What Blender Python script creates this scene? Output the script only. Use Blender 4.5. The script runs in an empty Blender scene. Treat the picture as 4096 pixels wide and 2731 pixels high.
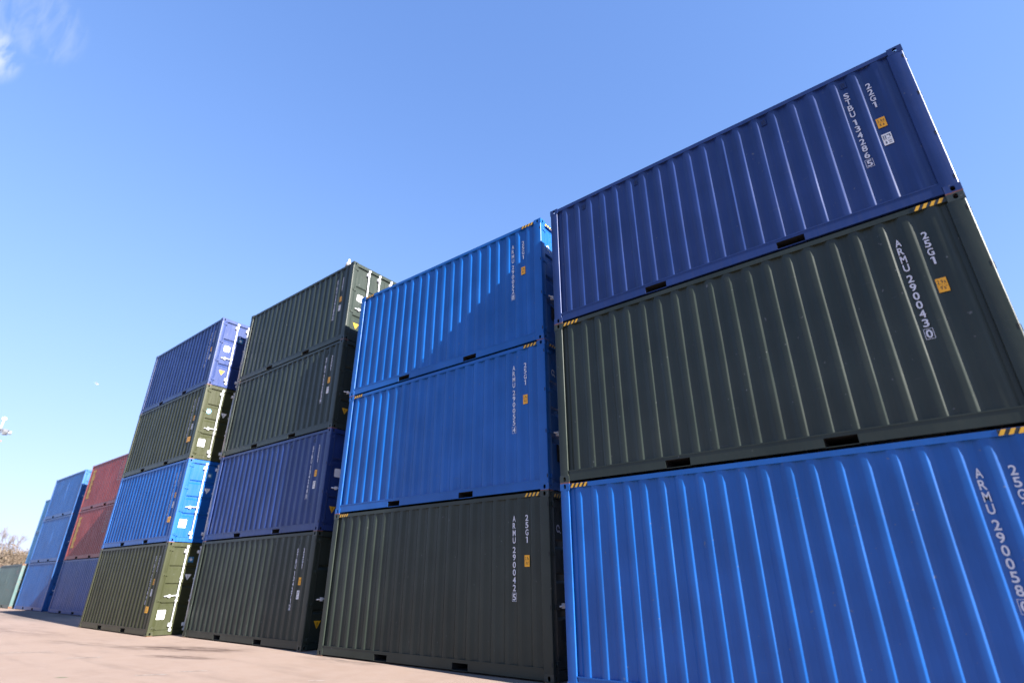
import bpy, bmesh, math, random
from mathutils import Vector, Matrix
sc = bpy.context.scene
COL = sc.collection
R = math.radians

# ------------------------------------------------------------------ camera
cd = bpy.data.cameras.new("camera"); cam = bpy.data.objects.new("camera", cd); COL.objects.link(cam)
cam.location = (5.030, -7.551, 1.417)
cam.rotation_euler = (R(114.123), R(0.113), R(38.709))
cd.sensor_width = 36.0; cd.lens = 2151.4 / 4096 * 36.0
cd.clip_end = 6000; cd.clip_start = 0.05
cd.dof.use_dof = True; cd.dof.focus_distance = 10.5; cd.dof.aperture_fstop = 0.5
sc.camera = cam

# ------------------------------------------------------------------ world, sun, exposure
SUN_EL = R(29.1); SUN_AZ = R(3.1)            # sun stands over +X, a touch towards -Y
w = bpy.data.worlds.new("World"); sc.world = w; w.use_nodes = True
nt = w.node_tree; N = nt.nodes; Lk = nt.links
bg = N["Background"]; bg.inputs[1].default_value = 0.08
sky = N.new("ShaderNodeTexSky"); sky.sky_type = 'NISHITA'; sky.sun_disc = False
sky.sun_elevation = SUN_EL; sky.sun_rotation = R(90) + SUN_AZ
sky.air_density = 1.0; sky.dust_density = 0.0; sky.ozone_density = 5.0; sky.altitude = 0
# soften the glare towards the horizon
kd = N.new("ShaderNodeVectorMath"); kd.operation = 'MULTIPLY_ADD'; kd.inputs[1].default_value = (.368, .368, .368); kd.inputs[2].default_value = (1, 1, 1)
Lk.new(sky.outputs[0], kd.inputs[0])
dv = N.new("ShaderNodeVectorMath"); dv.operation = 'DIVIDE'; Lk.new(sky.outputs[0], dv.inputs[0]); Lk.new(kd.outputs[0], dv.inputs[1])
gn = N.new("ShaderNodeVectorMath"); gn.operation = 'MULTIPLY'; gn.inputs[1].default_value = (1.30, 1.45, 2.05); Lk.new(dv.outputs[0], gn.inputs[0])
# thin clouds that hang in the sky at fixed directions
tc = N.new("ShaderNodeTexCoord")
def cloud(direction, spread, stretch, scale, seed, amount, lo, hi):
    d = Vector(direction).normalized()
    dot = N.new("ShaderNodeVectorMath"); dot.operation = 'DOT_PRODUCT'; dot.inputs[1].default_value = d
    Lk.new(tc.outputs['Generated'], dot.inputs[0])
    mr = N.new("ShaderNodeMapRange"); mr.interpolation_type = 'SMOOTHERSTEP'
    mr.inputs[1].default_value = math.cos(R(spread)); mr.inputs[2].default_value = math.cos(R(spread * .25))
    Lk.new(dot.outputs['Value'], mr.inputs[0])
    mp = N.new("ShaderNodeMapping"); mp.inputs['Rotation'].default_value = stretch[3:]; mp.inputs['Scale'].default_value = stretch[:3]
    mp.inputs['Location'].default_value = (seed, seed * .7, 0)
    Lk.new(tc.outputs['Generated'], mp.inputs['Vector'])
    no = N.new("ShaderNodeTexNoise"); no.inputs['Scale'].default_value = scale; no.inputs['Detail'].default_value = 7
    no.inputs['Roughness'].default_value = .55; no.inputs['Distortion'].default_value = .6
    Lk.new(mp.outputs[0], no.inputs['Vector'])
    m2 = N.new("ShaderNodeMapRange"); m2.inputs[1].default_value = lo; m2.inputs[2].default_value = hi; m2.interpolation_type = 'SMOOTHSTEP'
    Lk.new(no.outputs['Fac'], m2.inputs[0])
    mu = N.new("ShaderNodeMath"); mu.operation = 'MULTIPLY'; Lk.new(mr.outputs[0], mu.inputs[0]); Lk.new(m2.outputs[0], mu.inputs[1])
    m3 = N.new("ShaderNodeMath"); m3.operation = 'MULTIPLY'; m3.inputs[1].default_value = amount; Lk.new(mu.outputs[0], m3.inputs[0])
    return m3.outputs[0]
cA = cloud((-.797, -.052, .602), 2.6, (1, 1.3, .5, 0, .3, 0), 34.0, 3.1, .95, .33, .60)
cB = cloud((-.758, -.018, .652), 3.4, (1, 2.4, .5, 0, .3, 0), 24.0, 8.4, .26, .36, .66)
mx = N.new("ShaderNodeMath"); mx.operation = 'MAXIMUM'; Lk.new(cA, mx.inputs[0]); Lk.new(cB, mx.inputs[1])
mix = N.new("ShaderNodeMixRGB"); mix.inputs[2].default_value = (2.1, 2.4, 2.75, 1)
Lk.new(mx.outputs[0], mix.inputs[0]); Lk.new(gn.outputs[0], mix.inputs[1]); Lk.new(mix.outputs[0], bg.inputs[0])

sd = bpy.data.lights.new("sun", 'SUN'); sd.energy = 5.0; sd.angle = R(0.53); sd.color = (1.0, .955, .89)
sun = bpy.data.objects.new("sun", sd); COL.objects.link(sun)
to_sun = Vector((math.cos(SUN_EL) * math.cos(SUN_AZ), -math.cos(SUN_EL) * math.sin(SUN_AZ), math.sin(SUN_EL)))
sun.rotation_euler = to_sun.to_track_quat('Z', 'Y').to_euler(); sun.location = (60, -5, 40)
sc.view_settings.view_transform = 'Standard'; sc.view_settings.look = 'None'
sc.view_settings.gamma = 1; sc.view_settings.exposure = 2.2

# ------------------------------------------------------------------ materials
def new_mat(name):
    m = bpy.data.materials.new(name); m.use_nodes = True
    return m, m.node_tree.nodes, m.node_tree.links, m.node_tree.nodes["Principled BSDF"]
def noise(n, l, vec, scale, detail=4, rough=.5):
    t = n.new("ShaderNodeTexNoise"); t.inputs['Scale'].default_value = scale; t.inputs['Detail'].default_value = detail
    t.inputs['Roughness'].default_value = rough; l.new(vec, t.inputs['Vector']); return t.outputs['Fac']
def ramp(n, l, src, a, b, ca=0.0, cb=1.0):
    r = n.new("ShaderNodeMapRange"); r.inputs[1].default_value = a; r.inputs[2].default_value = b
    r.inputs[3].default_value = ca; r.inputs[4].default_value = cb; l.new(src, r.inputs[0]); return r.outputs[0]
def mixc(n, l, fac, c1, c2):
    m = n.new("ShaderNodeMixRGB")
    if isinstance(fac, (int, float)): m.inputs[0].default_value = fac
    else: l.new(fac, m.inputs[0])
    for i, c in ((1, c1), (2, c2)):
        if isinstance(c, tuple): m.inputs[i].default_value = (*c[:3], 1)
        else: l.new(c, m.inputs[i])
    return m.outputs[0]
def coords(n, l):
    """object coordinates shifted by a random amount per object, so that copies wear differently"""
    t = n.new("ShaderNodeTexCoord"); oi = n.new("ShaderNodeObjectInfo")
    s = n.new("ShaderNodeVectorMath"); s.operation = 'SCALE'; s.inputs[0].default_value = (37, 19, 53)
    l.new(oi.outputs['Random'], s.inputs['Scale'])
    a = n.new("ShaderNodeVectorMath"); a.operation = 'ADD'; l.new(t.outputs['Object'], a.inputs[0]); l.new(s.outputs[0], a.inputs[1])
    return a.outputs[0], t.outputs['Object']

def paint(name, col, rough=.37, dusty=.12, rust=0.0, fade=0.0, joint=False, spec=.40):
    m, n, l, b = new_mat(name)
    v, obj = coords(n, l)
    big = noise(n, l, v, 1.3, 3)
    mp = n.new("ShaderNodeMapping"); mp.inputs['Scale'].default_value = (9, 9, .6); l.new(v, mp.inputs['Vector'])
    streak = noise(n, l, mp.outputs[0], 2.2, 5, .6)
    fine = noise(n, l, v, 60, 3, .6)
    dk = tuple(c * .86 for c in col); lt = tuple(min(1, c * 1.10 + .004) for c in col)
    c = mixc(n, l, ramp(n, l, big, .3, .7), dk, lt)
    dust = ramp(n, l, streak, .42, .86, 0, dusty)
    c = mixc(n, l, dust, c, (.09, .088, .085))
    sp = ramp(n, l, noise(n, l, v, 17, 2, .4), .750, .775, 0, .5)          # small scuffs and chips
    c = mixc(n, l, sp, c, (.14, .145, .15))
    ms = n.new("ShaderNodeMapping"); ms.inputs['Scale'].default_value = (1.2, 1.2, 30); ms.inputs['Rotation'].default_value = (0, R(9), 0); l.new(v, ms.inputs['Vector'])
    scr = ramp(n, l, noise(n, l, ms.outputs[0], 2.6, 2, .5), .745, .775, 0, .35)      # faint handling scratches
    c = mixc(n, l, scr, c, (.10, .10, .105))
    if fade:
        c = mixc(n, l, ramp(n, l, big, .25, .75, 0, fade), c, (.16, .14, .13))
    if rust:
        rr = ramp(n, l, noise(n, l, v, 14, 6, .65), .62 - rust, .74 - rust * .6, 0, .9)
        c = mixc(n, l, rr, c, (.20, .075, .03))
    if joint:       # bare and rusty steel where two castings touch
        sp_ = n.new("ShaderNodeSeparateXYZ"); l.new(obj, sp_.inputs[0])
        nz = noise(n, l, v, 30, 4, .6)
        ad = n.new("ShaderNodeMath"); ad.operation = 'MULTIPLY_ADD'; ad.inputs[1].default_value = -.045; l.new(nz, ad.inputs[0]); l.new(sp_.outputs[2], ad.inputs[2])
        c = mixc(n, l, ramp(n, l, ad.outputs[0], -.018, -.008, .9, 0), c, (.15, .050, .022))
        c = mixc(n, l, ramp(n, l, noise(n, l, v, 22, 3, .6), .60, .68, 0, .5), c, (.11, .11, .11))
    l.new(c, b.inputs['Base Color'])
    l.new(ramp(n, l, streak, .3, .7, rough - .05, rough + .10), b.inputs['Roughness'])
    b.inputs['Specular IOR Level'].default_value = spec
    bp = n.new("ShaderNodeBump"); bp.inputs['Strength'].default_value = .22; bp.inputs['Distance'].default_value = .01
    l.new(noise(n, l, v, 3.5, 3), bp.inputs['Height']); l.new(bp.outputs[0], b.inputs['Normal'])
    return m
def flat(name, col, rough=.6, metal=0.0, vary=.12, scale=30):
    m, n, l, b = new_mat(name)
    v, _ = coords(n, l)
    f = noise(n, l, v, scale, 4)
    l.new(mixc(n, l, ramp(n, l, f, .3, .7), tuple(c * (1 - vary) for c in col), tuple(min(1, c * (1 + vary)) for c in col)), b.inputs['Base Color'])
    b.inputs['Roughness'].default_value = rough; b.inputs['Metallic'].default_value = metal
    return m

COLORS = {
    'royal': (.001, .072, .290), 'navy': (.008, .025, .115), 'green': (.018, .025, .019),
    'olive': (.028, .031, .012), 'red': (.190, .023, .020), 'blue': (.010, .078, .260),
    'indigo': (.004, .048, .190), 'teal': (.060, .115, .115), 'tealblue': (.012, .10, .24)}
PM = {}
for k, c in COLORS.items():
    d = {'red': .12, 'teal': .3, 'blue': .08, 'indigo': .08}.get(k, .05)
    PM[k] = paint(k + "_paint", c, dusty=d, spec=.28 if k in ('green', 'olive', 'red') else .38, fade=.10 if k in ('red', 'teal') else 0, rust=.06 if k == 'teal' else 0)
    PM[k + '_cast'] = paint(k + "_casting_paint", c, dusty=.12, rust=0 if k != 'teal' else .3, joint=True)
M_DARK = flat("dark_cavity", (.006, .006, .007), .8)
M_GASKET = flat("black_rubber", (.015, .015, .016), .7)
M_YEL = flat("yellow_sticker", (.72, .33, .004), .45, vary=.06)
M_YELR = flat("reflective_yellow", (.60, .32, .012), .4, vary=.08)
M_BLK = flat("black_print", (.012, .012, .012), .5)
M_WHITE = flat("white_print", (.52, .53, .58), .5, vary=.08)
M_STK = flat("white_sticker", (.70, .70, .69), .5, vary=.05)
M_GREY = flat("grey_print", (.13, .135, .15), .5)
M_GALV = flat("galvanised_steel", (.72, .73, .75), .35, 0.15, .10)
M_CYAN = flat("cyan_sticker", (.05, .30, .45), .5)
M_SIGNB = flat("blue_sticker", (.03, .16, .30), .5)
M_FADEY = flat("faded_yellow_print", (.40, .24, .035), .6, vary=.2, scale=6)
M_FADEW = flat("faded_white_print", (.20, .15, .15), .6, vary=.3, scale=6)
M_RUST = flat("rusty_steel", (.32, .12, .045), .8, vary=.4)

# ------------------------------------------------------------------ mesh helpers
def quad(bm, pts, mi=0, smooth=False):
    f = bm.faces.new([bm.verts.new(p) for p in pts]); f.material_index = mi; f.smooth = smooth; return f
def box(bm, x0, x1, y0, y1, z0, z1, mi=0):
    v = [bm.verts.new((x, y, z)) for x in (x0, x1) for y in (y0, y1) for z in (z0, z1)]
    for idx in ((0, 1, 3, 2), (4, 6, 7, 5), (0, 4, 5, 1), (2, 3, 7, 6), (0, 2, 6, 4), (1, 5, 7, 3)):
        f = bm.faces.new([v[i] for i in idx]); f.material_index = mi
def tube(bm, p0, p1, r0, r1=None, n=12, mi=0, cap=True):
    p0, p1 = Vector(p0), Vector(p1); r1 = r0 if r1 is None else r1
    q = (p1 - p0).to_track_quat('Z', 'Y')
    a = []; c = []
    for i in range(n):
        u = Vector((math.cos(2 * math.pi * i / n), math.sin(2 * math.pi * i / n), 0))
        a.append(bm.verts.new(p0 + q @ (u * r0))); c.append(bm.verts.new(p1 + q @ (u * r1)))
    for i in range(n):
        f = bm.faces.new((a[i], a[(i + 1) % n], c[(i + 1) % n], c[i])); f.smooth = True; f.material_index = mi
    if cap:
        for ring in (a[::-1], c):
            f = bm.faces.new(ring); f.material_index = mi
def mesh(bm, name, mats, recalc=True, bevel=0):
    if recalc: bmesh.ops.recalc_face_normals(bm, faces=bm.faces)
    if bevel:
        es = [e for e in bm.edges if len(e.link_faces) == 2 and e.calc_face_angle(0) > .6]
        bmesh.ops.bevel(bm, geom=es, offset=bevel, segments=2, affect='EDGES', clamp_overlap=True)
    me = bpy.data.meshes.new(name); bm.to_mesh(me); bm.free()
    for m in (mats if isinstance(mats, (list, tuple)) else [mats]): me.materials.append(m)
    return me
def link(name, me, parent=None, loc=(0, 0, 0), rot=(0, 0, 0), label=None):
    o = bpy.data.objects.new(name, me); COL.objects.link(o)
    o.location = loc; o.rotation_euler = rot
    if parent is not None: o.parent = parent
    if label: o['label'] = label
    return o
def thing(name, label, cat, loc=(0, 0, 0), rz=0, group=None):
    o = bpy.data.objects.new(name, None); COL.objects.link(o); o.empty_display_size = .3
    o.location = loc; o.rotation_euler = (0, 0, rz); o['label'] = label; o['category'] = cat
    if group: o['group'] = group
    return o

L = 6.058; W = 2.438
CACHE = {}
def cached(key, fn):
    if key not in CACHE: CACHE[key] = fn()
    return CACHE[key]

# ------------------------------------------------------------------ text made of glyph outlines
GLY = {}
def glyph(ch):
    if ch not in GLY:
        cu = bpy.data.curves.new("t", 'FONT'); cu.body = ch; cu.size = 1; cu.resolution_u = 4; cu.offset = .018
        ob = bpy.data.objects.new("t", cu); COL.objects.link(ob)
        me = bpy.data.meshes.new_from_object(ob)
        vs = [v.co.copy() for v in me.vertices]; fs = [list(p.vertices) for p in me.polygons]
        bpy.data.objects.remove(ob); bpy.data.curves.remove(cu); bpy.data.meshes.remove(me)
        x0 = min(v.x for v in vs); x1 = max(v.x for v in vs); y0 = min(v.y for v in vs); y1 = max(v.y for v in vs)
        GLY[ch] = ([((v.x - (x0 + x1) / 2) / (x1 - x0), (v.y - y0) / (y1 - y0)) for v in vs], fs, (x1 - x0) / (y1 - y0))
    return GLY[ch]
def put_char(bm, ch, cx, z0, wd, ht, y, mi=0):
    if ch == '1':
        t = wd * .34
        quad(bm, [(cx - t * .3, y, z0), (cx + t * .7, y, z0), (cx + t * .7, y, z0 + ht), (cx - t * .3, y, z0 + ht)], mi)
        quad(bm, [(cx - t * 1.25, y, z0 + ht * .76), (cx - t * .3, y, z0 + ht * .84), (cx - t * .3, y, z0 + ht), (cx - t * 1.25, y, z0 + ht * .88)], mi)
        return
    vs, fs, asp = glyph(ch)
    if ch in '1I': wd = ht * asp * .8 if ch == 'I' else wd * .52
    vv = [bm.verts.new((cx + a * wd, y, z0 + b * ht)) for a, b in vs]
    for f in fs:
        try: bm.faces.new([vv[i] for i in f]).material_index = mi
        except ValueError: pass
def column_text(s, cx, ztop, y, wd=.064, ht=.102, pitch=.1215):
    """characters stacked downwards; '|' is a small gap; a character in brackets gets a frame"""
    bm = bmesh.new(); z = ztop; i = 0
    while i < len(s):
        c = s[i]
        if c == '|': z -= .035; i += 1; continue
        if c == '[':
            c = s[i + 1]; i += 3; z -= .02
            t = .005; a, b_, c0, c1 = cx - .047, cx + .047, z - ht - .016, z + .016
            for (x0, x1, z0, z1) in ((a, b_, c1 - t, c1), (a, b_, c0, c0 + t), (a, a + t, c0 + t, c1 - t), (b_ - t, b_, c0 + t, c1 - t)):
                quad(bm, [(x0, y, z0), (x1, y, z0), (x1, y, z1), (x0, y, z1)])
        else: i += 1
        put_char(bm, c, cx, z - ht, wd, ht, y); z -= pitch
    bmesh.ops.recalc_face_normals(bm, faces=bm.faces)
    return bm

# ------------------------------------------------------------------ container parts (local: x length, y depth, z up, doors at x = L)
D = .036; YO = .010; YI = YO + D          # corrugation depth, outer and inner plane
RAIL = .19
def side_profile(seed, D=D):
    rnd = random.Random(seed); YI = YO + D
    pts = [(.160, YI)]
    for k in range(20):
        o = .375 + .28235 * k + ((.006 if k % 2 else -.006)) + rnd.uniform(-.004, .004)
        dd = D * rnd.uniform(.90, 1.08)
        up = .0160 * rnd.uniform(.80, 1.12)
        pts += [(o - .072 - .068, YO + dd), (o - .072 - .030, YO + up), (o - .072, YO), (o, YO), (o + .030, YO + up), (o + .068, YO + dd)]
    pts.append((5.860, YI))
    return pts
def rounded(pts, r=.007, seg=3):
    out = [pts[0]]
    for i in range(1, len(pts) - 1):
        p, a, b = Vector(pts[i]), Vector(pts[i - 1]), Vector(pts[i + 1])
        da = (a - p).normalized() * r; db = (b - p).normalized() * r
        for s in range(seg + 1):
            t = s / seg
            out.append(tuple((p + da) * (1 - t) ** 2 + p * 2 * t * (1 - t) + (p + db) * t ** 2))
    out.append(pts[-1]); return out
def m_side(h, key, seed):
    bm = bmesh.new(); P = rounded(side_profile(seed, .024), .016) if key in ('red', 'blue', 'indigo', 'teal', 'tealblue') else rounded(side_profile(seed))
    n = 10; zs = [RAIL - .02 + (h - .05 - RAIL) * i / n for i in range(n + 1)]
    rd = random.Random(seed * 7 + 1); ph = [(rd.uniform(0, 6.28), rd.uniform(.8, 2.2), rd.uniform(.0006, .0026)) for _ in range(24)]
    def bow(x, z):       # pressed sheet is never dead straight
        k = min(23, int((x - .1) / .28235)); a, f, m = ph[k]; e = math.sin(math.pi * (z - .17) / (h - .24))
        return m * math.sin(a + f * z * 1.7) * e, .0028 * math.sin(x * 1.1 + a * .15 + z * 1.3) * e
    rows = [[bm.verts.new((x + bow(x, z)[0], y + bow(x, z)[1], z)) for x, y in P] for z in zs]
    for a, b in zip(rows, rows[1:]):
        for i in range(len(P) - 1):
            bm.faces.new((a[i], a[i + 1], b[i + 1], b[i])).smooth = True
    return mesh(bm, "side_panel", PM[key], recalc=False)
def post(bm, x0, x1, y0, y1, z0, z1, r):
    pts = []
    for cx, cy, a0 in ((x1 - r, y1 - r, 0), (x0 + r, y1 - r, 90), (x0 + r, y0 + r, 180), (x1 - r, y0 + r, 270)):
        for s in range(6): pts.append((cx + r * math.cos(R(a0 + s * 18)), cy + r * math.sin(R(a0 + s * 18))))
    a = [bm.verts.new((x, y, z0)) for x, y in pts]; b = [bm.verts.new((x, y, z1)) for x, y in pts]
    for i in range(len(pts)):
        j = (i + 1) % len(pts); f = bm.faces.new((a[i], a[j], b[j], b[i])); f.smooth = True
def m_frame(h, key):
    bm = bmesh.new()
    # corner posts between the castings
    for y0, y1 in ((0, .16), (W - .16, W)):
        post(bm, .002, .160, y0, y1, .1175, h - .1175, .012)
        post(bm, L - .198, L - .002, y0, y1, .1175, h - .1175, .020)
    for sgn in (0, 1):
        def fy(a, b):
            return (a, b) if sgn == 0 else (W - b, W - a)
        # top rail, and the bottom rail with its two fork pocket openings
        y0, y1 = fy(.004, .064); box(bm, .178, L - .178, y0, y1, h - .088, h - .018)
        y0, y1 = fy(.006, .052)
        for a, b in ((.178, 1.845), (2.215, 3.925), (4.295, L - .178)): box(bm, a, b, y0, y1, .028, RAIL)
        for a, b in ((1.845, 2.215), (3.925, 4.295)):
            box(bm, a, b, y0, y1, .140, RAIL); box(bm, a, b, y0, y1, .022, .030)
        y0, y1 = fy(.002, .006); box(bm, .160, L - .198, y0, y1, RAIL - .012, RAIL + .006)   # weld lip above the rail
    box(bm, .004, .07, .162, W - .162, .02, .16); box(bm, .004, .07, .162, W - .162, h - .09, h - .008)
    box(bm, L - .07, L - .006, .162, W - .162, .018, .150)          # door sill
    box(bm, L - .07, L - .006, .162, W - .162, h - .128, h - .006)  # door header
    box(bm, L - .04, L + .018, .20, W - .20, h - .126, h - .119)      # drip strip
    return mesh(bm, "frame", PM[key])
def casting_mesh(key, clean=False):
    # one corner casting, its three outer faces (x=0, y=0, z=0) pierced by slots
    bm = bmesh.new(); X, Y, Z, t = .178, .162, .118, .022
    def pierced(w_, h_, ow, oh, to3):
        n = 24; inner = []; outer = []
        for i in range(n):
            a = 2 * math.pi * (i + .5) / n
            ca, sa = math.cos(a), math.sin(a)
            if oh > ow: ix, iz = ca * ow / 2, sa * ow / 2 + math.copysign((oh - ow) / 2, sa)
            else: ix, iz = ca * oh / 2 + math.copysign((ow - oh) / 2, ca), sa * oh / 2
            k = min((w_ / 2) / max(abs(ca), 1e-6), (h_ / 2) / max(abs(sa), 1e-6))
            inner.append((ix, iz)); outer.append((ca * k, sa * k))
        vi = [bm.verts.new(to3(a, b, 0)) for a, b in inner]; vo = [bm.verts.new(to3(a, b, 0)) for a, b in outer]
        vd = [bm.verts.new(to3(a, b, t)) for a, b in inner]
        corners = {}
        for i in range(n):
            j = (i + 1) % n
            fa, fb = outer[i], outer[j]
            sides = lambda p: (abs(abs(p[0]) - w_ / 2) < 1e-6, abs(abs(p[1]) - h_ / 2) < 1e-6)
            if sides(fa) != sides(fb):
                c = bm.verts.new(to3(math.copysign(w_ / 2, fa[0] + fb[0]), math.copysign(h_ / 2, fa[1] + fb[1]), 0))
                bm.faces.new((vi[i], vo[i], c, vo[j], vi[j]))
            else: bm.faces.new((vi[i], vo[i], vo[j], vi[j]))
            bm.faces.new((vi[i], vi[j], vd[j], vd[i]))
    pierced(X, Z, .050, .074, lambda a, b, d: (X / 2 + a, d, Z / 2 + b))
    pierced(Y, Z, .050, .074, lambda a, b, d: (d, Y / 2 + a, Z / 2 + b))
    pierced(X, Y, .110, .060, lambda a, b, d: (X / 2 + a, Y / 2 + b, d))
    quad(bm, [(X, 0, 0), (X, Y, 0), (X, Y, Z), (X, 0, Z)]); quad(bm, [(0, Y, 0), (X, Y, 0), (X, Y, Z), (0, Y, Z)])
    quad(bm, [(0, 0, Z), (X, 0, Z), (X, Y, Z), (0, Y, Z)])
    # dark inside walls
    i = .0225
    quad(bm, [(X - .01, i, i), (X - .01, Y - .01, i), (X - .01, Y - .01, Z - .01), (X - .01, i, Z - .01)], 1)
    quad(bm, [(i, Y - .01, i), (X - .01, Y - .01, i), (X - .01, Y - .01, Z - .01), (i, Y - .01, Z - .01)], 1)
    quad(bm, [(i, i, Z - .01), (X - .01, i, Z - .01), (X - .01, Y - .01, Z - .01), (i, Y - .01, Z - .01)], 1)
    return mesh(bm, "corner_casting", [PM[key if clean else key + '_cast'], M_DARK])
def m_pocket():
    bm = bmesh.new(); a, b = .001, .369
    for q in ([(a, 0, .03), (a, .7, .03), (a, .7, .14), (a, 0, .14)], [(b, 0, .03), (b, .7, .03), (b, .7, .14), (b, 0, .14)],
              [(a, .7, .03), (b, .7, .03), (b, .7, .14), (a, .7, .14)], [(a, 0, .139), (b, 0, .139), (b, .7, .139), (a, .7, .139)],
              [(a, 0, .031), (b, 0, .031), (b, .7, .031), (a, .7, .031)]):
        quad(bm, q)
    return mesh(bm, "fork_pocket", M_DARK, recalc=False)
def m_roof(h, key):
    bm = bmesh.new(); n = 22; P = []
    for k in range(n):
        x = .07 + (L - .2) * k / n; s = (L - .2) / n
        P += [(x, h - .03), (x + s * .3, h - .03), (x + s * .5, h - .012), (x + s * .8, h - .012)]
    P.append((L - .07, h - .03))
    a = [bm.verts.new((x, .05, z)) for x, z in P]; b = [bm.verts.new((x, W - .05, z)) for x, z in P]
    for i in range(len(P) - 1): bm.faces.new((a[i], a[i + 1], b[i + 1], b[i]))
    return mesh(bm, "roof_panel", PM[key], recalc=False)
def m_floor(key):
    bm = bmesh.new(); box(bm, .07, L - .07, .053, W - .053, .145, .175)
    for k in range(14):
        x = .35 + k * .4
        if 1.75 < x < 2.3 or 3.85 < x < 4.35: continue
        box(bm, x, x + .05, .053, W - .053, .04, .145)
    return mesh(bm, "floor", M_BLK)
def m_end(h, key):
    bm = bmesh.new(); P = [(.162, .05)]; k = 0; y = .25
    while y + .25 < W - .2:
        P += [(y, .05), (y + .04, .012), (y + .15, .012), (y + .19, .05)]; y += .25
    P.append((W - .162, .05)); P = rounded([(a, b) for a, b in P], .01, 2)
    a = [bm.verts.new((x, yy, .15)) for yy, x in P]; b = [bm.verts.new((x, yy, h - .08)) for yy, x in P]
    for i in range(len(P) - 1): bm.faces.new((a[i], b[i], b[i + 1], a[i + 1])).smooth = True
    return mesh(bm, "end_wall", PM[key], recalc=False)
def m_door(h, key, troughs, hollow):
    """one door leaf, y 0..1.06, z .155..h-.133, face at x = L - .03, with pressed horizontal troughs"""
    bm = bmesh.new(); X = L - .030; z0, z1 = .158, h - .135; ya, yb = .035, 1.025; dep = .034
    prof = [(z0 + .04, 0)]
    for zt in sorted(troughs):
        prof += [(zt - hollow - .045, 0), (zt - hollow, -dep), (zt - .030, -dep), (zt, 0)]
    prof.append((z1 - .04, 0))
    a = [bm.verts.new((X + d, ya, z)) for z, d in prof]; b = [bm.verts.new((X + d, yb, z)) for z, d in prof]
    for i in range(len(prof) - 1): bm.faces.new((a[i], b[i], b[i + 1], a[i + 1]))
    # closed ends of the troughs and the flat border frame
    for i in range(0, len(troughs)):
        s = 1 + 4 * i
        for ring in (a, b): bm.faces.new([ring[s], ring[s + 1], ring[s + 2], ring[s + 3]])
    box(bm, X - .06, X + .004, 0, ya, z0, z1); box(bm, X - .06, X + .004, yb, 1.06, z0, z1)
    box(bm, X - .06, X + .004, ya, yb, z0, z0 + .04); box(bm, X - .06, X + .004, ya, yb, z1 - .04, z1)
    quad(bm, [(X - .058, ya, z0), (X - .058, yb, z0), (X - .058, yb, z1), (X - .058, ya, z1)])
    return mesh(bm, "door", PM[key])
def m_rod(h):
    bm = bmesh.new(); x = L + .022; z0, z1 = .115, h - .085
    tube(bm, (x, 0, z0), (x, 0, z1), .0185, n=12)
    for z in (z0 + .035, z1 - .035): box(bm, x - .03, x + .028, -.032, .032, z - .035, z + .035)   # cam ends
    for z in (z0 + .17, z1 - .17): box(bm, x - .050, x + .026, -.075, .022, z - .048, z + .048)   # bearing brackets
    for z in (h * .36, h * .60): box(bm, x - .050, x + .024, -.030, .030, z - .022, z + .022)
    return mesh(bm, "lock_rod", M_GALV, bevel=.006)
def m_handle(sgn):
    bm = bmesh.new(); x = L + .040
    tube(bm, (x - .016, 0, 1.08), (x - .034, -.36 * sgn, 1.055), .014, n=10)
    box(bm, x - .07, x - .012, -.22 - .03, -.22 + .03, 1.02, 1.10) if sgn > 0 else box(bm, x - .07, x - .012, .19, .25, 1.02, 1.10)
    box(bm, x - .03, x + .016, -.03, .03, 1.055, 1.105)
    return mesh(bm, "handle", M_GALV, bevel=.004)
def m_hinge(key):
    bm = bmesh.new()
    box(bm, L - .032, L - .014, -.0015, .05, -.032, .032, 1)
    box(bm, L - .006, L + .006, .045, .20, -.036, .036, 0); tube(bm, (L + .004, .100, -.04), (L + .004, .100, .04), .012, n=8, mi=0)
    return mesh(bm, "hinge", [PM[key], M_DARK])
def m_gasket(h):
    bm = bmesh.new(); quad(bm, [(L - .095, .15, .14), (L - .095, W - .15, .14), (L - .095, W - .15, h - .12), (L - .095, .15, h - .12)])
    return mesh(bm, "door_gasket", M_GASKET)
def m_stripe(n=4, wd=.32, ht=.062):
    """black strip with slanted yellow bars, in x-z at y=0"""
    bm = bmesh.new(); box(bm, 0, wd, -.0012, .0012, 0, ht, 1)
    p = wd / n; s = p * .42
    for k in range(n):
        x = k * p; a = x; b = x + p * .60
        pts = [(x + p * .02, 0), (x + p * .52, 0), (x + p * .98, ht), (x + p * .48, ht)]
        quad(bm, [(u, -.0022, v) for u, v in pts], 0)
    return mesh(bm, "hazard_stripe", [M_YELR, M_BLK])
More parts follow.
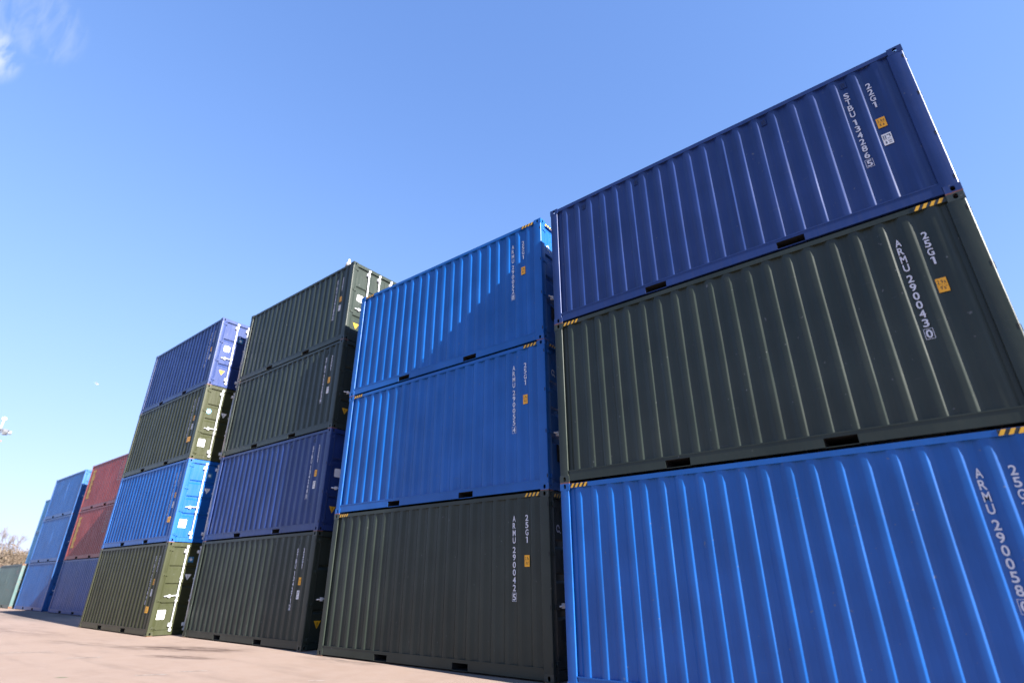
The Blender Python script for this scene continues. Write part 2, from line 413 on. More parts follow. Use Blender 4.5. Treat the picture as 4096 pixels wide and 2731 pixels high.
def m_sticker(kind):
    bm = bmesh.new()
    if kind == 'height':
        w_, h_ = .106, .185
        box(bm, -w_ / 2, w_ / 2, -.0015, 0, -h_, 0, 0)
        y = -.0024
        for c, x in zip("2.9m", (-.032, -.014, .005, .031)): 
            if c == '.': quad(bm, [(x - .003, y, -.075), (x + .003, y, -.075), (x + .003, y, -.069), (x - .003, y, -.069)], 1)
            else: put_char(bm, c, x, -.075 if c != 'm' else -.075, .018, .05 if c != 'm' else .03, y, 1)
        put_char(bm, "9", -.018, -.155, .018, .048, y, 1); put_char(bm, "6", .016, -.155, .018, .048, y, 1)
        for x in (-.004, .029, .036): quad(bm, [(x, y, -.122), (x + .004, y, -.122), (x + .004, y, -.107), (x, y, -.107)], 1)
        quad(bm, [(-.045, y, -.092), (.045, y, -.092), (.045, y, -.089), (-.045, y, -.089)], 1)
        ms = [M_YEL, M_BLK]
    elif kind == 'height_small':
        w_, h_ = .106, .170
        box(bm, -w_ / 2, w_ / 2, -.0015, 0, -h_, 0, 0); y = -.0024
        for c, x in zip("2.6m", (-.032, -.014, .005, .031)):
            if c == '.': quad(bm, [(x - .003, y, -.070), (x + .003, y, -.070), (x + .003, y, -.064), (x - .003, y, -.064)], 1)
            else: put_char(bm, c, x, -.070, .018, .046 if c != 'm' else .03, y, 1)
        put_char(bm, "8", -.018, -.145, .018, .044, y, 1); put_char(bm, "6", .016, -.145, .018, .044, y, 1)
        quad(bm, [(-.045, y, -.086), (.045, y, -.086), (.045, y, -.083), (-.045, y, -.083)], 1)
        ms = [M_YEL, M_BLK]
    elif kind == 'weight':
        box(bm, -.055, .055, -.0015, 0, -.19, 0, 0); y = -.0024
        for x0, x1, z0, z1 in ((-.045, -.030, -.095, -.02), (-.022, -.008, -.095, -.02), (.000, .045, -.04, -.02), (.030, .045, -.075, -.04),
                               (.000, .030, -.09, -.08), (-.050, .050, -.108, -.104), (-.035, -.015, -.17, -.125), (.000, .045, -.14, -.125), (.005, .04, -.17, -.155)):
            quad(bm, [(x0, y, z0), (x1, y, z0), (x1, y, z1), (x0, y, z1)], 1)
        ms = [M_STK, M_GREY]
    elif kind == 'pair':
        box(bm, -.110, .110, -.0015, 0, -.175, 0, 0); quad(bm, [(-.008, -.0024, -.165), (.008, -.0024, -.165), (.008, -.0024, -.01), (-.008, -.0024, -.01)], 1)
        for sx in (-.06, .06):
            for z in (-.05, -.09, -.13): quad(bm, [(sx - .03, -.0024, z), (sx + .03, -.0024, z), (sx + .03, -.0024, z + .008), (sx - .03, -.0024, z + .008)], 2)
        ms = [M_YEL, M_FADEY, M_BLK]
    return mesh(bm, kind + "_sticker", ms)
def disc_pts(n, r, rz=None): return [(math.cos(2 * math.pi * i / n) * r, math.sin(2 * math.pi * i / n) * (rz or r)) for i in range(n)]
def end_decal(kind):
    """sticker lying on the door, in y-z at x=0, facing +X"""
    bm = bmesh.new(); ms = [M_STK]
    def poly(pts, x, mi):
        quad(bm, [(x, a, b) for a, b in pts], mi)
    if kind == 'plate':
        poly([(-.11, -.125), (.11, -.125), (.11, .125), (-.11, .125)], .002, 0)
        for k in range(7):
            z = .09 - k * .028; poly([(-.085, z), (.085 - (k % 3) * .02, z), (.085 - (k % 3) * .02, z + .006), (-.085, z + .006)], .003, 1)
        ms = [M_STK, M_WHITE]
    elif kind == 'badge':
        p = []
        for cx, cz, a0 in ((.07, .075, 0), (-.07, .075, 90), (-.07, -.075, 180), (.07, -.075, 270)):
            for s in range(5):
                a = R(a0 + s * 22.5); p.append((cx + .035 * math.cos(a), cz + .035 * math.sin(a)))
        poly(p, .002, 0)
    elif kind in ('warn_yellow', 'warn_white'):
        poly([(-.10, .075), (0, -.095), (.10, .075)], .002, 0)
        poly([(-.010, .045), (-.006, -.02), (.006, -.02), (.010, .045)], .003, 1); poly([(-.007, -.046), (.007, -.046), (.007, -.032), (-.007, -.032)], .003, 1)
        ms = [M_YELR if kind == 'warn_yellow' else M_STK, M_BLK if kind == 'warn_yellow' else M_GREY]
    elif kind == 'round':
        poly(disc_pts(20, .085), .002, 1); poly(disc_pts(18, .060), .003, 0); ms = [M_STK, M_CYAN]
    elif kind == 'square_sign':
        poly([(-.08, -.08), (.08, -.08), (.08, .08), (-.08, .08)], .002, 0); poly(disc_pts(14, .045), .003, 1); ms = [M_SIGNB, M_WHITE]
    elif kind == 'swirl':
        o = disc_pts(18, .055, .065); i = disc_pts(18, .034, .042)
        for k in range(15):
            poly([(o[k][0], o[k][1]), (o[k + 1][0], o[k + 1][1]), (i[k + 1][0], i[k + 1][1]), (i[k][0], i[k][1])], .002, 0)
        poly([(.01, -.03), (.075, -.085), (.09, -.07), (.03, -.02)], .0025, 0)
        ms = [M_WHITE]
    elif kind == 'dark':
        poly([(-.11, -.16), (.11, -.16), (.11, .16), (-.11, .16)], .002, 0); ms = [M_GASKET]
    return mesh(bm, "sticker", ms)

def m_vent(key):
    bm = bmesh.new(); box(bm, -.04, .04, -.014, 0, -.055, .055, 0)
    for z in (-.035, -.012, .011, .034): box(bm, -.032, .032, -.0155, -.0138, z - .004, z + .006, 1)
    return mesh(bm, "vent", [PM[key], M_DARK], bevel=.004)

# ------------------------------------------------------------------ one container
def container(loc, rz, key, h, label, group, code=None, size=None, style='plain', hazard=False, weight=False, pair=False,
              door='A', vents=False, seed=0, stickers=(), top=False):
    t = thing("shipping_container", label, "container", loc, rz, group)
    seed = seed % 5
    link("frame", cached(('frame', h, key), lambda: m_frame(h, key)), t)
    sm = cached(('side', h, key, seed), lambda: m_side(h, key, seed))
    link("side_panel", sm, t); link("side_panel", sm, t, (L, W, 0), (0, 0, math.pi))
    link("end_wall", cached(('end', h, key), lambda: m_end(h, key)), t)
    link("roof_panel", cached(('roof', h, key), lambda: m_roof(h, key)), t)
    link("floor", cached(('floor',), lambda: m_floor(key)), t)
    cm = cached(('cast', key), lambda: casting_mesh(key))
    cc = cached(('castclean', key), lambda: casting_mesh(key, True)); e = .003
    for (ex, x) in ((1, -e), (-1, L + e)):
        for (ey, y) in ((1, -e), (-1, W + e)):
            for (ez, z) in ((1, 0), (-1, h)):
                c = link("corner_casting", cc if (top and z > 0) else cm, t, (x, y, z)); c.scale = (ex, ey, ez)
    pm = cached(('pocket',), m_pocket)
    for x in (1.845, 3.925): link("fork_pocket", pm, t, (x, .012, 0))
    # doors
    tr, ho = {'A': ([h - .665, h - 1.165, h - 1.700], .085), 'B': ([h - .770, h - 1.735], .060)}[door]
    if h > 2.7: tr = [h - .80, h - 1.33, h - 1.88, h - 2.40][:3]; ho = .12
    dm = cached(('door', h, key, door), lambda: m_door(h, key, tr, ho))
    rm = cached(('rod', h), lambda: m_rod(h)); hm1 = cached(('handle', 1), lambda: m_handle(1)); hm2 = cached(('handle', -1), lambda: m_handle(-1))
    link("door_gasket", cached(('gasket', h), lambda: m_gasket(h)), t)
    for y0 in (.155, 1.223):
        d = link("door", dm, t, (0, y0, 0))
        rods = (.43, .83) if y0 < 1 else (.22, .62)
        for r_ in rods: link("lock_rod", rm, d, (0, r_, 0))
        link("handle", hm1, d, (0, rods[0] + (.0 if y0 < 1 else .0), 0)); link("handle", hm2, d, (0, rods[1] - .0, 0)) if y0 < 1 else None
        if y0 < 1:
            for kind, yy, zz in stickers:
                link("sticker", cached(('dec', kind), lambda: end_decal(kind)), d, (L - .0255, yy - .155, zz))
    hg = cached(('hinge', key), lambda: m_hinge(key))
    for f in (.085, .363, .640, .915): link("hinge", hg, t, (0, 0, h * f))
    # markings on the side
    if code:
        own, num = code.split('|'); dig = num[-3:]; num = num[:-3]; z1 = h - .385; z2 = z1 - 4 * .1215 - .035; z3 = z2 - 6 * .1215
        for nm, tx, zz in (("owner_code", own, z1), ("serial_number", num, z2), ("check_digit", dig, z3)):
            link(nm, mesh(column_text(tx, 5.278, zz, YI - .009), nm, M_WHITE), t)
        link("size_code", cached(('txt', size, h), lambda: mesh(column_text(size, 5.558, h - .385, YI - .009), "size_code", M_WHITE)), t)
        kind = 'height' if h > 2.7 else 'height_small'
        link("height_sticker", cached(('st', kind), lambda: m_sticker(kind)), t, (5.553, YI - .009, h - 1.05))
    if weight: link("weight_sticker", cached(('st', 'weight'), lambda: m_sticker('weight')), t, (5.553, YI - .009, h - 1.34))
    if pair: link("warning_sticker", cached(('st', 'pair'), lambda: m_sticker('pair')), t, (5.60, YO - .004, .78))
    if vents:
        for x in (.77, 1.895, 4.15, 5.278): link("vent", cached(('vent', key), lambda: m_vent(key)), t, (x, YI - .001, h - .225))
    if hazard:
        hs = cached(('haz',), m_stripe)
        for x in (.195, L - .195 - .32): link("hazard_stripe", hs, t, (x, .0025, h - .084))
        for y in (.17, W - .17 - .32): link("hazard_stripe", hs, t, (L - .0035, y, h - .105), (0, 0, R(90)))
    return t

GA = "containers stacked in the long row on the quay"
H9, H8 = 2.896, 2.591
# stack: x, y, rot, [ (colour, height, label, options) ] from the ground up
STK = [
 (0, 0, 0, [
  ('royal', H9, "royal blue container numbered 290058 on the ground at the right edge", dict(code="ARMU|290058[0]", size="25G1", hazard=True)),
  ('green', H9, "dark green container numbered 290043, between a royal blue and a navy one", dict(code="ARMU|290043[0]", size="25G1", hazard=True)),
  ('navy', H8, "navy blue container marked 22G1 on top of the nearest stack at the right", dict(code="STBU|134286[5]", size="22G1", weight=True, vents=True, door='B'))]),
 (-6.545, .190, .028, [
  ('green', H9, "dark green container numbered 290042 on the ground beneath two royal blue ones", dict(code="ARMU|290042[5]", size="25G1", hazard=True, stickers=(('swirl', .30, 2.27), ('dark', .45, .70)))),
  ('royal', H9, "royal blue container numbered 290055, in the middle of its stack above the dark green one", dict(code="ARMU|290055[4]", size="25G1", hazard=True, stickers=(('swirl', .30, 2.27), ('dark', .45, .70)))),
  ('royal', H9, "royal blue container numbered 290052, topmost of its stack with a slanting shadow", dict(code="ARMU|290052[8]", size="25G1", hazard=True, stickers=(('swirl', .30, 2.27), ('dark', .45, .70))))]),
 (-13.495, .283, .012, [
  ('green', H8, "dark green container on the ground directly under a navy one", dict(code="STBU|134271[2]", size="22G1", weight=True, vents=True, door='B', stickers=(('warn_yellow', .35, .53),))),
  ('navy', H8, "navy blue container second from the ground, between two dark green containers", dict(code="STBU|134268[0]", size="22G1", weight=True, vents=True, door='B', stickers=(('warn_yellow', .35, .53), ('badge', .38, 1.45)))),
  ('green', H8, "dark green container third from the ground, directly on top of a navy one", dict(code="STBU|134283[9]", size="22G1", weight=True, vents=True, door='B', stickers=(('warn_yellow', .35, .53),))),
  ('green', H8, "dark green container topmost of its stack with a white gull standing on its roof", dict(code="STBU|134280[2]", size="22G1", weight=True, vents=True, door='B', stickers=(('warn_yellow', .35, .53), ('badge', .38, 1.45))))]),
 (-20.428, -.364, .003, [
  ('olive', H8, "olive green container on the ground below a bright blue one, doors sunlit", dict(code="STBU|131184[0]", size="22G1", weight=True, pair=True, stickers=(('plate', .27, .56), ('square_sign', .77, 2.10), ('warn_white', .79, 1.60)))),
  ('royal', H8, "bright blue container with sunlit doors, second from the ground between two green ones", dict(code="STBU|131172[6]", size="22G1", weight=True, pair=True, stickers=(('plate', .27, .56), ('square_sign', .77, 2.12), ('warn_white', .79, 1.62)))),
  ('olive', H8, "green container with a round white sticker on its sunlit door", dict(code="STBU|131167[1]", size="22G1", weight=True, pair=True, stickers=(('plate', .27, .56), ('round', .27, 1.66), ('warn_white', .79, 1.62)))),
  ('navy', H8, "navy blue container topmost of its stack, its sunlit doors with a yellow triangle", dict(code="STBU|134277[8]", size="22G1", weight=True, door='B', stickers=(('warn_yellow', .38, .53), ('badge', .38, 1.45), ('square_sign', .80, 1.9))))]),
 (-34.461, 2.010, 0, [
  ('indigo', H8, "dark blue container on the ground in shade, under two brick red ones", dict()),
  ('red', H8, "brick red container crossed by a slanting shadow, above the dark blue one", dict()),
  ('red', H8, "brick red container with yellow marks, fully sunlit on top of another red one", dict())]),
 (-42.024, 2.081, -.003, [
  ('blue', H8, "mid blue container on the ground, bottom of the three far blue ones", dict()),
  ('blue', H8, "mid blue container in the middle of the three far blue ones", dict()),
  ('blue', H8, "mid blue container topmost of the three far blue ones", dict())]),
]
ALL = []
rnd = random.Random(5)
for si, (x, y, rz, lst) in enumerate(STK):
    z = 0
    for ci, (key, h, lab, op) in enumerate(lst):
        jx = 0 if ci == 0 else rnd.uniform(-.008, .008); jy = 0 if ci == 0 else rnd.uniform(-.004, .004)
        ALL.append(container((x + jx, y + jy, z + .004), rz, key, h, lab, GA, seed=si * 3 + ci, top=ci == len(lst) - 1, **op)); z += h
# single container past the last blue stack, and the stack standing farther back behind it
tealc = container((-42.75 - L, 1.95, .004), 0, 'teal', H8, "weathered grey green container standing alone on the ground at the left edge", GA, seed=2)
for ci, (lab) in enumerate(("blue container on the ground behind the weathered grey green one, mostly hidden",
             "blue container in the middle of the farthest stack, a narrow strip",
             "blue container on top of the farthest stack, seen as a narrow strip")):
    container((-54.6, 4.4, .004 + ci * H8), 0, 'tealblue', H8, lab, GA, seed=ci)

# rusty corner fittings of the weathered container and faded marks on the red ones
def blocks(rects, y, mat, name, parent):
    bm = bmesh.new()
    for x0, x1, z0, z1 in rects: quad(bm, [(x0, y, z0), (x1, y, z0), (x1, y, z1), (x0, y, z1)])
    return link(name, mesh(bm, name, mat), parent)
def yellow_rows(seq, ztop):
    out = []; z = ztop
    for kind, ln in seq:
        a, b = (.43, .93) if kind == 'w' else (.47, .80)
        out.append((a, b, z - ln, z))
        z -= ln + .012
    return out
redlow, redtop = ALL[-5], ALL[-4]
assert 'red' in redlow['label'] and 'red' in redtop['label']
blocks(yellow_rows((('w', .12), ('n', .17), ('w', .12), ('w', .14), ('n', .16), ('w', .08), ('n', .22), ('w', .2), ('n', .16), ('w', .12)), 2.25), YO - .004, M_FADEY, "faded_lettering", redtop)
blocks(yellow_rows((('w', .10), ('n', .14), ('w', .10), ('w', .12), ('n', .14), ('w', .12), ('n', .24), ('w', .12), ('w', .12), ('n', .18), ('w', .12)), 2.23), YO - .004, M_FADEY, "faded_lettering", redlow)
for c in (redtop, redlow):
    rr = []
    r2 = random.Random(4)
    for k in range(9):
        z = 2.25 - k * .12
        blocks([(4.95, 5.00 + r2.random() * .10, z - .07, z)], YO - .004, M_FADEW, "faded_mark", c)
        blocks([(5.25, 5.29 + r2.random() * .09, z - .07, z)], YO - .004, M_FADEW, "faded_mark", c)
blocks([(5.1, 5.45, 2.12, 2.20)], YO - .004, M_FADEW, "faded_mark", tealc); blocks([(5.15, 5.42, 2.00, 2.06)], YO - .004, M_FADEW, "faded_mark", tealc)

# ------------------------------------------------------------------ ground
def ground():
    m, n, l, b = new_mat("pink_concrete")
    t = n.new("ShaderNodeTexCoord"); v = t.outputs['Object']
    c = mixc(n, l, ramp(n, l, noise(n, l, v, .35, 5, .6), .3, .7), (.212, .150, .118), (.258, .190, .152))
    c = mixc(n, l, ramp(n, l, noise(n, l, v, 2.4, 6, .65), .35, .75), c, (.255, .192, .160))
    c = mixc(n, l, ramp(n, l, noise(n, l, v, 60, 4, .7), .35, .75, 0, .45), c, (.14, .10, .082))
    c = mixc(n, l, ramp(n, l, noise(n, l, v, 140, 2, .7), .62, .72, 0, .6), c, (.33, .27, .24))
    # long faint dirt streaks and the dark oily smear between the stacks
    mp = n.new("ShaderNodeMapping"); mp.inputs['Scale'].default_value = (.35, 2.2, 1); mp.inputs['Rotation'].default_value = (0, 0, R(-12)); l.new(v, mp.inputs['Vector'])
    c = mixc(n, l, ramp(n, l, noise(n, l, mp.outputs[0], 1.1, 6, .6), .52, .80, 0, .40), c, (.095, .068, .058))
    def spot(cx, cy, rx, ry, rot, amt, col, c, brk=3.0, lo=.42, hi=.62):
        mp = n.new("ShaderNodeMapping"); mp.vector_type = 'TEXTURE'
        mp.inputs['Location'].default_value = (cx, cy, 0); mp.inputs['Rotation'].default_value = (0, 0, R(rot)); mp.inputs['Scale'].default_value = (rx, ry, 1e3)
        l.new(v, mp.inputs['Vector'])
        ln = n.new("ShaderNodeVectorMath"); ln.operation = 'LENGTH'; l.new(mp.outputs[0], ln.inputs[0])
        f = ramp(n, l, ln.outputs['Value'], 1.0, .45, 0, 1)
        nz = ramp(n, l, noise(n, l, mp.outputs[0], brk, 6, .65), lo, hi, 0, amt)
        mu = n.new("ShaderNodeMath"); mu.operation = 'MULTIPLY'; l.new(f, mu.inputs[0]); l.new(nz, mu.inputs[1])
        return mixc(n, l, mu.outputs[0], c, col)
    c = spot(-10.2, -1.0, 2.3, .60, 22, .92, (.050, .028, .022), c, 2.6, .36, .58)
    c = spot(-8.6, -1.75, 1.3, .30, 20, .85, (.055, .032, .026), c, 2.5, .36, .58)
    c = spot(-13.5, -2.1, 2.6, .40, 12, .55, (.06, .042, .036), c, 2.2)
    c = spot(-20.5, -2.2, 4.5, .9, 8, .45, (.075, .05, .043), c, 2.2)
    c = spot(-7.3, -4.1, .14, .08, 30, .8, (.05, .08, .04), c, 2.0, .35, .5)
    c = spot(-5.5, .1, 1.6, .45, 0, .7, (.09, .07, .06), c, 2.5)
    c = spot(-31, .6, 10, 1.6, -2, .55, (.06, .056, .055), c, 1.2, .35, .6)
    l.new(c, b.inputs['Base Color']); b.inputs['Roughness'].default_value = .85; b.inputs['Specular IOR Level'].default_value = .25
    bp = n.new("ShaderNodeBump"); bp.inputs['Strength'].default_value = .35; bp.inputs['Distance'].default_value = .02
    l.new(noise(n, l, v, 45, 6, .7), bp.inputs['Height']); l.new(bp.outputs[0], b.inputs['Normal'])
    bm = bmesh.new(); S = 1500
    quad(bm, [(-S, -S, 0), (S, -S, 0), (S, S, 0), (-S, S, 0)])
    o = link("ground", mesh(bm, "ground", m)); o['kind'] = 'structure'
ground()
# worn white paint marks on the concrete
mm, n_, l_, b_ = new_mat("worn_white_paint")
t_ = n_.new("ShaderNodeTexCoord"); v_ = t_.outputs['Object']
l_.new(mixc(n_, l_, ramp(n_, l_, noise(n_, l_, v_, 9, 6, .7), .40, .60), (.165, .128, .112), (.34, .31, .29)), b_.inputs['Base Color']); b_.inputs['Roughness'].default_value = .8
def mark(p0, p1, wd):
    bm = bmesh.new(); a, b = Vector((*p0, .004)), Vector((*p1, .004)); d = (b - a); s = Vector((-d.y, d.x, 0)).normalized() * wd / 2
    n = 8; r = random.Random(int(p0[0] * 100)); up = []; dn = []
    for i in range(n + 1):
        q = a.lerp(b, i / n); k = .5 + .5 * r.random() if 0 < i < n else .35
        up.append(bm.verts.new(q + s * k)); dn.append(bm.verts.new(q - s * (.5 + .5 * r.random())))
    for i in range(n): bm.faces.new((dn[i], dn[i + 1], up[i + 1], up[i]))
    o = link("painted_line", mesh(bm, "painted_line", mm)); o['kind'] = 'structure'
mark((-6.55, -3.27), (-6.26, -2.88), .07); mark((-6.40, -2.66), (-6.16, -2.26), .05)
mark((-10.3, -3.28), (-9.9, -2.75), .07); mark((-3.75, -1.78), (-3.55, -1.60), .07); mark((-12.9, -4.3), (-11.9, -3.1), .05)

# ------------------------------------------------------------------ birds
def gull(loc, rz, flying, label):
    t = thing("seagull", label, "bird", loc, rz, None)
    body = bmesh.new()
    def loft(rings, mi=0, n=12):
        prev = None
        for (cx, cz, ry, rr) in rings:
            ring = [body.verts.new((cx + rr[0] * math.cos(2 * math.pi * i / n) , ry * math.sin(2 * math.pi * i / n), cz + rr[1] * math.cos(2 * math.pi * i / n))) for i in range(n)]
            if prev:
                for i in range(n):
                    f = body.faces.new((prev[i], prev[(i + 1) % n], ring[(i + 1) % n], ring[i])); f.smooth = True; f.material_index = mi
            prev = ring
    wht = M_BIRD; gry = M_BIRDG
    if not flying:   # upright body: tail low behind, breast forward, neck rising to the head (faces +X)
        loft([(-.205, .075, .004, (.004, .004)), (-.16, .095, .026, (-.010, .016)), (-.09, .125, .050, (-.030, .042)), (-.01, .150, .066, (-.048, .056)),
              (.045, .185, .062, (-.056, .046)), (.066, .225, .044, (-.044, .022)), (.070, .262, .033, (-.034, .010)), (.073, .290, .033, (-.036, .006)),
              (.076, .312, .026, (-.028, .004)), (.078, .326, .004, (-.004, .001))])
        link("body", mesh(body, "body", wht), t)
        for s in (-1, 1):
            wg = bmesh.new(); P = [(.03, .205), (-.02, .205), (-.12, .150), (-.235, .075), (-.15, .075), (-.04, .105), (.03, .140)]
            a = [wg.verts.new((x, s * (.060 + (.010 if 1 < i < 6 else 0) - (.05 if i == 3 else 0)), z)) for i, (x, z) in enumerate(P)]
            b = [wg.verts.new((x, s * (.070 - (.055 if i == 3 else 0)), z)) for i, (x, z) in enumerate(P)]
            wg.faces.new(a); wg.faces.new(b)
            for i in range(len(P)): wg.faces.new((a[i], a[(i + 1) % len(P)], b[(i + 1) % len(P)], b[i]))
            link("wing", mesh(wg, "wing", gry), t)
            lg = bmesh.new(); tube(lg, (.0, s * .028, .12), (.005, s * .028, .080), .006, .005, 8)
            for a_ in (-.5, 0, .5): tube(lg, (.005, s * .028, .080), (.005 + .05 * math.cos(a_), s * .028 + .05 * math.sin(a_), .077), .004, .002, 6)
            link("leg", mesh(lg, "leg", M_LEG), t)
        bk = bmesh.new(); tube(bk, (.100, 0, .295), (.150, 0, .284), .011, .003, 8); link("beak", mesh(bk, "beak", M_BEAK), t)
        ey = bmesh.new()
        for s in (-1, 1): bmesh.ops.create_icosphere(ey, subdivisions=2, radius=.005, matrix=Matrix.Translation((.092, s * .030, .298)))
        link("eyes", mesh(ey, "eyes", M_BLK), t)
    else:
        loft([(-.24, 0, .004, (0, .004)), (-.15, 0, .030, (0, .022)), (0, 0, .060, (0, .055)), (.12, .01, .050, (0, .048)), (.20, .02, .034, (0, .034)), (.25, .022, .026, (0, .026)), (.27, .022, .003, (0, .003))])
        link("body", mesh(body, "body", wht), t)
        bk = bmesh.new(); tube(bk, (.265, 0, .018), (.32, 0, .010), .010, .003, 8); link("beak", mesh(bk, "beak", M_BEAK), t)
        for s in (-1, 1):
            wg = bmesh.new()
            st = [(0, .10, -.08, .02), (.25, .13, -.05, .12), (.45, .10, -.08, .14), (.72, -.10, -.16, .06)]
            up = [[wg.verts.new((x, s * (.03 + y), z + dz)) for y, x0, x1, z in st for x in ((x0, x1)[k],)] for k in (0, 1) for dz in (0, .012)]
            for i in range(3):
                for A, B in ((0, 2), (1, 3), (0, 1), (2, 3)):
                    wg.faces.new((up[A][i], up[A][i + 1], up[B][i + 1], up[B][i]))
            wg.faces.new([up[0][0], up[1][0], up[3][0], up[2][0]]); wg.faces.new([up[0][3], up[1][3], up[3][3], up[2][3]])
            link("wing", mesh(wg, "wing", wht), t)
    return t
M_BIRD = flat("white_feathers", (.80, .80, .79), .8, vary=.04); M_BIRDG = flat("pale_grey_feathers", (.30, .31, .33), .8, vary=.05); M_LEG = flat('pinkish_leg', (.30, .20, .17), .6); M_BEAK = flat("orange_beak", (.75, .25, .06), .5)
def stackpt(i, lx, ly, z):
    x, y, rz, _ = STK[i]; return (x + math.cos(rz) * lx - math.sin(rz) * ly, y + math.sin(rz) * lx + math.cos(rz) * ly, z)
g1 = gull(stackpt(2, 5.64, .075, 4 * H8 + .004 - .030 - .072), R(-20), False, "white gull with a pinkish orange beak standing on the edge of the green container's roof")
fd = Vector((-1.193, .255, .338)); fp = Vector(cam.location) + fd * 58
g2 = gull(tuple(fp), R(55), True, "small white gull gliding in the open sky, left of the stacks")

g2.scale = (.62, .62, .62)
# ------------------------------------------------------------------ floodlight mast far down the quay
mt = thing("floodlight_mast", "tall slim floodlight mast at the left edge, only its ring of lamps in view", "light mast", (-55.3, 0, 0))
bm = bmesh.new(); tube(bm, (0, 0, 0), (0, 0, 13.1), .16, .08, 16); box(bm, -.25, .25, -.25, .25, 0, .03); link("pole", mesh(bm, "pole", M_GREY), mt)
bm = bmesh.new(); n = 20
for i in range(n):
    a, b = 2 * math.pi * i / n, 2 * math.pi * (i + 1) / n
    tube(bm, (.62 * math.cos(a), .62 * math.sin(a), 13.0), (.62 * math.cos(b), .62 * math.sin(b), 13.0), .035, n=6)
for a in (0, 90, 180, 270): tube(bm, (0, 0, 13.05), (.62 * math.cos(R(a)), .62 * math.sin(R(a)), 13.0), .03, n=6)
link("lamp_ring", mesh(bm, "lamp_ring", M_GREY), mt)
for a in (20, 80, 140, 200, 260, 320):
    bm = bmesh.new(); box(bm, -.16, .16, -.10, .10, -.22, .02, 0); box(bm, -.13, .13, -.105, -.098, -.20, -.02, 1)
    bmesh.ops.rotate(bm, verts=bm.verts, matrix=Matrix.Rotation(R(a + 90), 3, 'Z'))
    link("floodlight", mesh(bm, "floodlight", [M_GREY, M_GREY], bevel=.01), mt, (.66 * math.cos(R(a)), .66 * math.sin(R(a)), 13.0))
bm = bmesh.new(); tube(bm, (0, 0, 13.1), (0, 0, 13.75), .05, n=8)
bmesh.ops.create_uvsphere(bm, u_segments=16, v_segments=10, radius=.17, matrix=Matrix.Translation((0, 0, 13.95)))
for f in bm.faces: f.smooth = True
link("dome", mesh(bm, "dome", M_STK, recalc=False), mt)
bm = bmesh.new(); tube(bm, (-.35, -.1, 12.1), (.35, .25, 12.1), .06, n=8); link("bracket", mesh(bm, "bracket", M_RUST), mt)

# ------------------------------------------------------------------ rough bank, shrubs and bare trees far behind on the left
def bank():
    m, n, l, b = new_mat("rough_grass")
    t = n.new("ShaderNodeTexCoord"); v = t.outputs['Object']
    c = mixc(n, l, ramp(n, l, noise(n, l, v, .25, 6, .6), .35, .65), (.075, .055, .036), (.12, .088, .060))
    c = mixc(n, l, ramp(n, l, noise(n, l, v, 1.5, 5, .6), .5, .7), c, (.055, .062, .028))
    l.new(c, b.inputs['Base Color']); b.inputs['Roughness'].default_value = .95
    bm = bmesh.new(); r = random.Random(2); nx, ny = 18, 60
    g = [[None] * (ny + 1) for _ in range(nx + 1)]
    for i in range(nx + 1):
        for j in range(ny + 1):
            u = i / nx; x = -82 - 40 * u; y = -90 + 200 * j / ny
            z = 4.6 * math.sin(min(1, u * 2.2) * math.pi / 2) * (1 + .10 * math.sin(y * .13) + .06 * math.sin(y * .41 + 1)) + r.uniform(-.15, .15) * (u > 0) - .1
            g[i][j] = bm.verts.new((x, y, z if u > 0 else -.2))
    for i in range(nx):
        for j in range(ny): bm.faces.new((g[i][j], g[i][j + 1], g[i + 1][j + 1], g[i + 1][j])).smooth = True
    o = link("hill", mesh(bm, "hill", m)); o['kind'] = 'structure'
bank()
M_BARK = flat("pale_bark", (.17, .145, .10), .9, vary=.3, scale=3); M_TWIG = flat("twigs", (.14, .115, .11), .9, vary=.3, scale=3); M_SHRUB = flat("dry_leaves", (.11, .080, .055), .9, vary=.45, scale=2.5)
def branchy(loc, hgt, seed, label, name="bare_tree", spread=.5):
    r = random.Random(seed); t = thing(name, label, "tree", loc, r.random() * 6, "bare trees and scrub on the far bank")
    tr = bmesh.new(); cr = bmesh.new()
    def grow(p, d, ln, rad, lev, bmx):
        q = p + d * ln; tube(bmx, p, q, rad, rad * .62, 5 if lev else 7, cap=False)
        if lev >= 5: return
        for k in range(3 if lev < 4 else 4):
            nd = (d + Vector((r.uniform(-1, 1), r.uniform(-1, 1), r.uniform(-.25, .75))) * (spread + .05 * lev)).normalized()
            grow(p.lerp(q, .55 + .45 * r.random()), nd, ln * r.uniform(.58, .78), rad * .55, lev + 1, cr)
    grow(Vector((0, 0, -.1)), Vector((r.uniform(-.1, .1), r.uniform(-.1, .1), 1)).normalized(), hgt * .33, hgt * .020, 0, tr)
    link("trunk", mesh(tr, "trunk", M_BARK, recalc=False), t); link("crown", mesh(cr, "crown", M_TWIG, recalc=False), t)
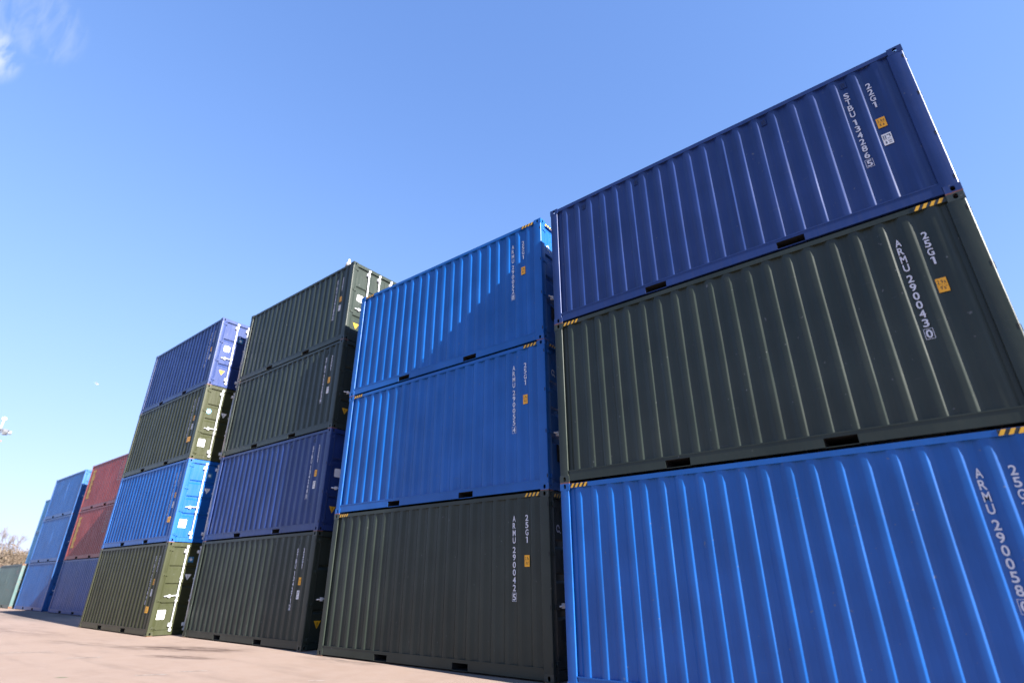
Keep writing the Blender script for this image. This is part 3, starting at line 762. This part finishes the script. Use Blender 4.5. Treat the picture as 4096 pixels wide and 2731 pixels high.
def shrub(loc, s, seed, label):
    r = random.Random(seed); t = thing("scrub_bush", label, "bush", loc, r.random() * 6, "bare trees and scrub on the far bank")
    st = bmesh.new(); lf = bmesh.new()
    for k in range(9):
        a = r.random() * 6.28; tube(st, (0, 0, -.2), (math.cos(a) * s * .6, math.sin(a) * s * .6, s * r.uniform(.6, 1.0)), .05, .02, 5, cap=False)
    for k in range(2200):
        d = Vector((r.gauss(0, 1), r.gauss(0, 1), r.gauss(0, 1))).normalized() * (r.random() ** .4)
        p = Vector((d.x * s * .95, d.y * s * .95, s * .62 + d.z * s * .55 * (1 + .25 * math.sin(3 * d.x + seed)))) 
        if p.z < 0: continue
        u = Vector((r.gauss(0, 1), r.gauss(0, 1), r.gauss(0, 1))).normalized(); w_ = u.orthogonal().normalized(); q = r.uniform(.05, .12)
        lf.faces.new([lf.verts.new(p + u * q), lf.verts.new(p + w_ * q * .7), lf.verts.new(p - u * q), lf.verts.new(p - w_ * q * .7)])
    link("stem", mesh(st, "stem", M_BARK, recalc=False), t); link("foliage", mesh(lf, "foliage", M_SHRUB, recalc=False), t)
for i, (x, y, hh, lab) in enumerate(((-92, 13.6, 6.8, "leafless tree with spreading twigs on the far bank, just left of the blue stacks"),
                                     (-95, 10.6, 5.8, "small leafless tree on the far bank near the left edge of the picture"),
                                     (-90, 8.6, 5.6, "thin leafless tree on the far bank at the very left edge"),
                                     (-94, 16.8, 6.6, "leafless tree on the far bank half hidden behind the blue stacks"))):
    branchy((x, y, 3.6), hh, 11 + i, lab)
for i, (x, y, s, lab) in enumerate(((-86, 8.0, 2.0, "brown bush at the left edge, low on the far bank"), (-87, 10.2, 2.3, "wide brown bush low on the far bank, in the middle of the scrub"),
                                    (-86, 12.4, 2.0, "rounded brown bush on the far bank, right beside the blue stacks"), (-91, 9.3, 2.2, "brown bush on the crest of the far bank, toward the left"),
                                    (-91, 12.2, 1.9, "brown bush on the crest of the far bank, toward the right"), (-88, 14.6, 2.2, "brown bush on the far bank partly hidden by the blue stacks"))):
    zb = {-86: 1.6, -87: 2.0, -88: 2.4, -91: 3.3}[x]
    shrub((x, y, zb), s, 30 + i, lab)
